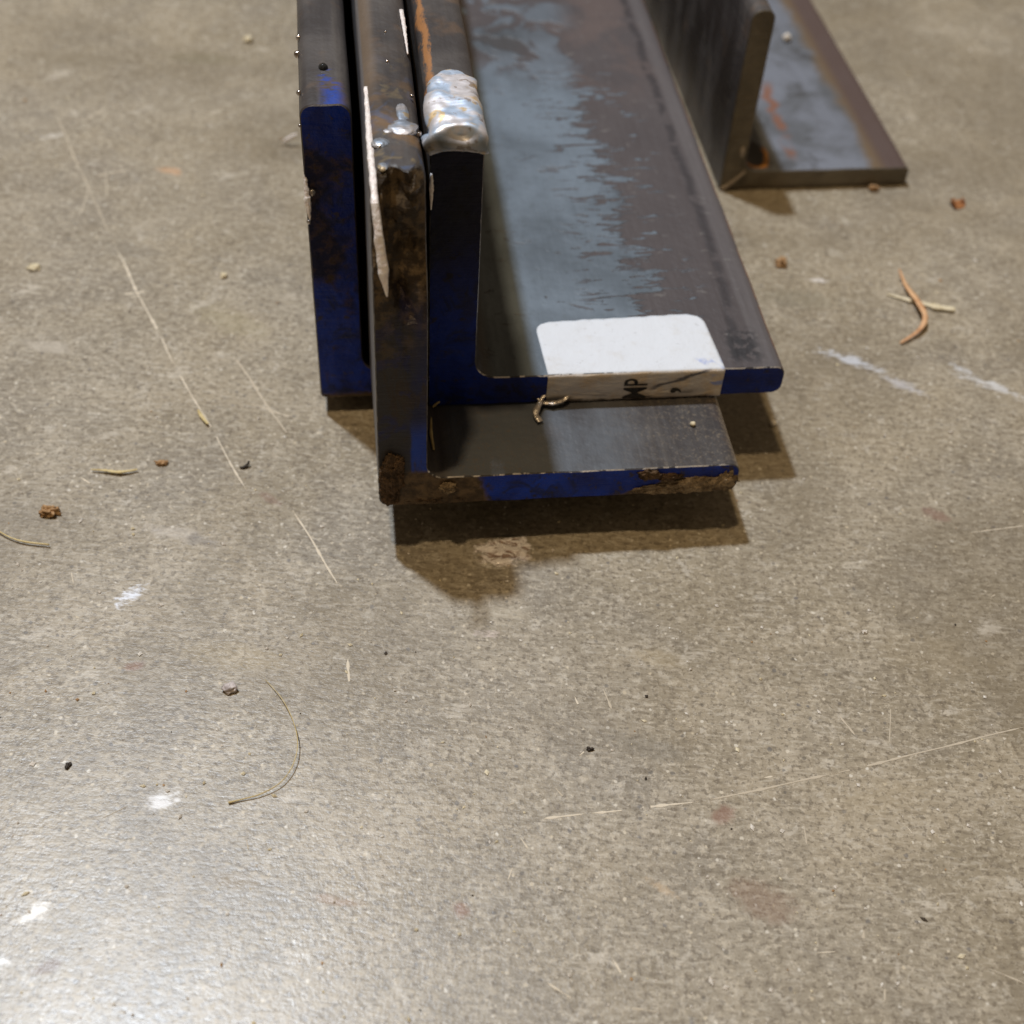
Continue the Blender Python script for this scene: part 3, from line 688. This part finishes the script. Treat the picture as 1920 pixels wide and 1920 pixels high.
def paper_label(parent):
    a0, a1, c1, lift = .336, .846, .248, .0012
    nu, nv1, nv2 = 60, 22, 12
    vs, fs = [], []
    rows = []
    for j in range(nv1+nv2+3):
        if j <= nv1: s = c1*(1-j/nv1); kind = 0
        else: s = (j-nv1)/(nv2+2); kind = 1
        rows.append((kind, s))
    for kind, s in rows:
        for i in range(nu+1):
            u = i/nu; lo, hi = a0, a1
            if kind == 0:
                sl = s/c1; back = c1*(.94+.06*u)+.004*mnoise.noise(Vector((u*14, 1, 1))); c = s/c1*back
                rad = .045; dd = back-c
                ins = rad-math.sqrt(max(0, rad*rad-(rad-dd)**2)) if dd < rad else 0
                lo += ins - .01*sl; hi -= ins + .018*sl
                a = lo+(hi-lo)*u
                if s < .010: z, c = TH+lift-.0015*(1-s/.010), c-.0012
                else: z = TH+lift
                z += .0022*max(0, mnoise.noise(Vector((a*9, c*9, 2))))
            else:
                a = lo+(hi-lo)*u
                z = (TH-.003)*(1-s)+.003*mnoise.noise(Vector((a*12, 4, s*2)))*s
                c = -lift-.0025*max(0, mnoise.noise(Vector((a*10, z*24, 6))))-.001
            vs.append((a, c, z))
    R = len(rows)
    for j in range(R-1):
        for i in range(nu):
            q = j*(nu+1)+i; fs.append((q, q+1, q+nu+2, q+nu+1))
    o = mesh_obj('paper_label', vs, fs, M_paper, parent)
    bm = bmesh.new(); bm.from_mesh(o.data)
    bmesh.ops.recalc_face_normals(bm, faces=bm.faces)
    bmesh.ops.solidify(bm, geom=bm.faces[:], thickness=.0007*S); bm.to_mesh(o.data); bm.free()
    o['label'] = 'worn white paper label folded over the bar end, cut-off black letters'
    return o
lab = paper_label(C)
M_ink = simple('black_print', (0.012, 0.011, 0.011), (0.05, 0.045, 0.04), 60, .6)
def printed(txt, a_base, b_start, size, parent, xs=1.0):
    cu = bpy.data.curves.new('print', 'FONT'); cu.body = txt; cu.size = 1.0; cu.offset = .008; cu.resolution_u = 6
    tmp = bpy.data.objects.new('print_tmp', cu); COL.objects.link(tmp)
    dg = bpy.context.evaluated_depsgraph_get(); dg.update()
    me = bpy.data.meshes.new_from_object(tmp.evaluated_get(dg))
    bpy.data.objects.remove(tmp); bpy.data.curves.remove(cu)
    for vtx in me.vertices:
        x, y, _ = vtx.co
        a = a_base - y*size; b = max(.004, b_start + x*size*xs)
        cc = -.0012-.0025*max(0, mnoise.noise(Vector((a*10, b*24, 6))))-.001-.0016
        vtx.co = (a*S, cc*S, b*S)
    me.materials.clear(); me.materials.append(M_ink)
    o = bpy.data.objects.new('printed_letters', me); COL.objects.link(o); o.parent = parent
    return o
printed('MP', .624, .001, .097, lab, .62)
printed(',', .712, .014, .13, lab)

# ------------------------------------------------------------------ loose bits
def tube(name, pts, radii, mat, seed=0, seg=7, n=48, flat=1.0, jit=.0, mtx=None):
    """tapered strand through points (Catmull-Rom), flat<1 presses it into a shaving"""
    P = [Vector(p) for p in pts]
    def cr(t):
        f = t*(len(P)-1); i = min(int(f), len(P)-2); u = f-i
        p0, p1, p2, p3 = P[max(i-1, 0)], P[i], P[i+1], P[min(i+2, len(P)-1)]
        q = .5*((2*p1)+(p2-p0)*u+(2*p0-5*p1+4*p2-p3)*u*u+(3*p1-p0-3*p2+p3)*u**3)
        return q, radii[i]+(radii[min(i+1, len(radii)-1)]-radii[i])*u
    base = P[0].copy(); base.z = 0
    vs, fs = [], []
    for i in range(n+1):
        t = i/n; q, r = cr(t); q2, _ = cr(min(1, t+.01)); q1, _ = cr(max(0, t-.01))
        d = (q2-q1).normalized(); sd = d.cross(Vector((0, 0, 1))).normalized(); up = sd.cross(d).normalized()
        r *= 1+jit*mnoise.noise(Vector((t*17, seed, 1)))
        for k in range(seg):
            an = 2*math.pi*k/seg
            vs.append(tuple(q-base+sd*math.cos(an)*r+up*math.sin(an)*r*flat))
    for i in range(n):
        for k in range(seg):
            fs.append((i*seg+k, i*seg+(k+1) % seg, (i+1)*seg+(k+1) % seg, (i+1)*seg+k))
    fs.append(tuple(range(seg))[::-1]); fs.append(tuple(n*seg+k for k in range(seg)))
    o = mesh_obj(name, vs, fs, mat); o.location = base*S
    return o
def strand(name, px, wid, mat, hs=None, **k):
    pts = []
    for i, p in enumerate(px):
        z = (hs[i] if hs else .01); q = fl(p[0], p[1], z); pts.append(q)
    s = upx(*px[len(px)//2])
    return tube(name, pts, [wd*s*.5 for wd in wid], mat, **k)
def crumb(name, c, rx, ry, hz, mat, seed, amp=.5, extra=None, freq=1.6):
    s = upx(*c); p = fl(*c)
    bl = [((0, 0, hz*s*.75), (rx*s, ry*s, hz*s))]
    for e in (extra or []): bl.append(((e[0]*s, e[1]*s, e[2]*s), (e[3]*s, e[4]*s, e[5]*s)))
    o = lump(name, None, mat, bl, seed, amp, freq, 4); o.location = Vector((p.x, p.y, 0))*S
    return o
M_orange = simple('orange_wood', (0.52, 0.26, 0.12), (0.72, 0.44, 0.24), 20, .6)
M_pale = simple('pale_wood', (0.62, 0.52, 0.33), (0.78, 0.70, 0.52), 24, .65)
M_straw = simple('straw', (0.50, 0.38, 0.16), (0.66, 0.54, 0.28), 24, .6)
M_leaf = simple('dry_brown_leaf', (0.20, 0.07, 0.02), (0.50, 0.22, 0.08), 24, .55)
M_crumb = simple('orange_crumb', (0.30, 0.165, 0.07), (0.52, 0.33, 0.17), 40, .75)
M_dark = simple('dark_chip', (0.025, 0.020, 0.017), (0.08, 0.06, 0.045), 40, .6)
M_stone = simple('grey_pebble', (0.35, 0.30, 0.29), (0.75, 0.68, 0.66), 30, .45)
M_white = simple('white_grain', (0.62, 0.55, 0.47), (0.82, 0.78, 0.72), 30, .5)
M_swarf = simple('steel_swarf', (0.42, 0.37, 0.33), (0.72, 0.66, 0.60), 40, .34, .75)

tag(strand('wood_shaving', [(1686, 504), (1699, 535), (1722, 566), (1735, 595), (1722, 620), (1688, 643)], [3, 9, 13, 11, 8, 4], M_orange,
           hs=[.006, .016, .030, .032, .020, .008], flat=.22, jit=.3), 'curved orange wood shaving lying across a pale sliver', 'wood shaving')
tag(strand('wood_sliver', [(1663, 551), (1695, 560), (1730, 569), (1760, 576), (1790, 580)], [4, 9, 12, 17, 13], M_pale, hs=[.005, .007, .008, .009, .007], flat=.35, jit=.5),
    'pale cream wood sliver under the curved orange shaving', 'wood sliver')
# curled leaf
def leaf():
    c = (1797, 386); s = upx(*c); p = fl(*c); vs, fs = [], []
    nu, nv = 20, 10
    for i in range(nu+1):
        u = i/nu; an = math.radians(150+u*250)
        R = 17*s*(1-.35*u)
        for j in range(nv+1):
            v = j/nv*2-1
            wid = 13*s*math.sin(math.pi*min(1, .12+u*.85))
            vs.append((R*math.cos(an)+.15*v*wid, v*wid*.9+4*s*u, max(.002, R*math.sin(an)*.72+R*.62)+.004*mnoise.noise(Vector((u*6, v*3, 1)))))
    for i in range(nu):
        for j in range(nv):
            q = i*(nv+1)+j; fs.append((q, q+1, q+nv+2, q+nv+1))
    o = mesh_obj('curled_leaf', vs, fs, M_leaf); o.location = Vector((p.x, p.y, 0))*S; o.rotation_euler.z = .4
    bm = bmesh.new(); bm.from_mesh(o.data); bmesh.ops.solidify(bm, geom=bm.faces[:], thickness=.004*S); bm.to_mesh(o.data); bm.free()
    return o
tag(leaf(), 'curled rusty brown leaf scrap on the floor right of the bare bar', 'leaf')
tag(crumb('wood_crumb', (1465, 497), 9, 11, 8, M_crumb, 1.3, .7, [(-6, -6, 3, 6, 5, 4)]), 'small orange wood crumb beside the labelled bar edge', 'crumb')
tag(crumb('wood_crumb', (1637, 357), 9, 5, 6, M_crumb, 2.9, .6), 'tan crumb against the foot of the bare bar end', 'crumb')
tag(crumb('wood_crumb', (302, 871), 10, 5, 5, M_crumb, 4.1, .6, [(6, 2, 3, 6, 5, 4)]), 'tiny orange crumb right of the straw sliver', 'crumb')
tag(crumb('dirt_crumb', (92, 963), 17, 10, 9, M_crumb, 6.6, .9, [(11, 6, 4, 8, 6, 6), (-8, -5, 3, 7, 6, 5)]), 'crumbly brown dirt clod near the left edge of the photo', 'dirt clod')
tag(strand('straw_sliver', [(170, 880), (198, 882), (224, 885), (258, 880)], [2, 6, 8, 3], M_straw, flat=.5, jit=.4), 'pale straw sliver lying level on the floor at left', 'straw')
tag(strand('straw_sliver', [(371, 768), (378, 780), (390, 795)], [3, 8, 5], M_straw, flat=.5, jit=.3, n=20), 'short yellow straw bit lying on the long floor scratch', 'straw')
tag(strand('metal_curl', [(449, 876), (456, 876), (464, 871), (467, 864)], [3, 5, 6, 3], M_dark, hs=[.006, .006, .01, .02], n=20), 'tiny dark curl at left of the bars', 'metal curl')
tag(strand('plant_fibre', [(-4, 995), (20, 1008), (48, 1016), (92, 1021)], [3, 3, 4, 3], M_straw, n=30), 'thin tan fibre at the left edge below the dirt clod', 'fibre')
tag(strand('plant_fibre', [(497, 1274), (527, 1308), (549, 1350), (558, 1392), (550, 1432), (527, 1466), (490, 1488), (452, 1499), (428, 1505)], [1.0, 1.4, 1.7, 1.9, 1.9, 2.0, 2.4, 2.6, 4.5], M_straw, hs=[.004, .012, .02, .022, .02, .015, .01, .006, .006], n=80),
    'long thin straw fibre bent into an open curve', 'fibre')
tag(crumb('pebble', (431, 1294), 13, 11, 9, M_stone, 8.2, .35), 'small rough grey pebble above the curved fibre', 'pebble')
tag(crumb('metal_chip', (127, 1438), 4, 7, 4, M_dark, 3.3, .5, [(3, 5, 3, 3, 4, 2)]), 'black chip alone at lower left', 'metal chip')
tag(crumb('metal_chip', (1106, 1406), 6, 4, 4, M_dark, 5.3, .5), 'black chip in the middle of the lower floor', 'metal chip')
tag(crumb('white_grain', (1449, 797), 6, 6, 6, M_white, 2.1, .2), 'round white grain in the shadow beside the front bar', 'grain')
tag(crumb('white_grain', (65, 503), 12, 9, 4, M_pale, 7.1, .6), 'cream chip on the floor at upper left', 'grain')
tag(crumb('white_grain', (466, 78), 8, 8, 6, M_pale, 4.4, .3), 'blurred cream grain nearest the top left of the bars', 'grain')
tag(crumb('white_grain', (420, 519), 6, 8, 4, M_pale, 5.5, .4), 'small yellowish chip left of the leftmost bar', 'grain')
tag(crumb('white_grain', (1621, 1186), 5, 4, 3, M_white, 1.5, .5), 'tiny bright white flake alone on the right floor', 'grain')
tag(strand('metal_sliver', [(530, 267), (541, 260), (556, 251)], [3, 7, 4], M_ground, hs=[.01, .03, .05], n=16, jit=.4), 'bright metal sliver against the leftmost bar', 'metal sliver')
# bits lying on the bars (positions in the bar's own frame)
def on_bar(root, pts): return [root.matrix_world @ (Vector(p)*S) / S for p in pts]
bpy.context.view_layer.update()
tag(tube('swarf_curl', on_bar(B, [(.462, .195, TH+.010), (.452, .225, TH+.016), (.470, .262, TH+.022), (.485, .285, TH+.030), (.515, .300, TH+.034), (.548, .292, TH+.028), (.540, .270, TH+.022), (.505, .262, TH+.018), (.474, .272, TH+.016), (.462, .300, TH+.022)]),
         [.010, .010, .008, .006, .005, .005, .008, .010, .007, .003], M_swarf, 3, n=90, flat=.35, jit=.5), 'curly scrap of grey metal swarf on the front bar under the label', 'swarf')
tag(tube('straw_strand', on_bar(B, [(.155, .10, TH+.010), (.152, .16, TH+.016), (.156, .215, TH+.024)]), [.003, .005, .002], M_straw, 3, n=16), 'thin upright straw strand in the inside corner of the front bar', 'straw')
tag(tube('straw_strand', on_bar(B, [(.165, .27, TH+.012), (.185, .285, TH+.02), (.205, .30, TH+.028)]), [.003, .004, .002], M_straw, 3, n=16), 'short straw strand tucked beneath the upright of the labelled bar', 'straw')
def grain_on(root, p, r, seed, mat, label, cat='grain', name='white_grain'):
    o = lump(name, None, mat, [((0, 0, r*.8), (r, r, r*.9))], seed, .25, 1.5, 3)
    q = on_bar(root, [p])[0]; o.location = q*S
    return tag(o, label, cat)
grain_on(D, (.514, .973, .077), .018, 1.1, M_white, 'bright white speck on the flat of the bare bar')
grain_on(B, (.895, .165, TH), .008, 2.1, M_pale, 'cream fleck on the flat of the front bar')
# ------------------------------------------------------------------ grit sprinkled over the floor
def grit():
    rnd = random.Random(5)
    cols = [M_white, M_pale, M_dark, M_crumb]
    vs, fs, mi = [], [], []
    oct_v = [(1, 0, 0), (-1, 0, 0), (0, 1, 0), (0, -1, 0), (0, 0, 1), (0, 0, -1)]
    oct_f = [(0, 2, 4), (2, 1, 4), (1, 3, 4), (3, 0, 4), (2, 0, 5), (1, 2, 5), (3, 1, 5), (0, 3, 5)]
    for k in range(1100):
        p = fl(rnd.uniform(-60, 1980), rnd.uniform(-60, 1990))
        r = (.0020+.0042*rnd.random()**3.0)
        q = rnd.random(); m = 0 if q < .60 else 1 if q < .93 else 2 if q < .95 else 3
        an = rnd.uniform(0, 6.28); o = len(vs); ca, sa = math.cos(an), math.sin(an)
        el = rnd.uniform(.7, 1.9)
        for (x, y, z) in oct_v:
            x *= r*el*rnd.uniform(.7, 1.2); y *= r*rnd.uniform(.7, 1.2); z *= r*rnd.uniform(.5, .9)
            vs.append((p.x+x*ca-y*sa, p.y+x*sa+y*ca, z+r*.45))
        for f in oct_f: fs.append(tuple(o+i for i in f)); mi.append(m)
    o = mesh_obj('floor_grit', vs, fs, cols, None, mi, False); o['kind'] = 'stuff'
    return tag(o, 'fine pale and dark grit scattered over the concrete', 'grit')
grit()
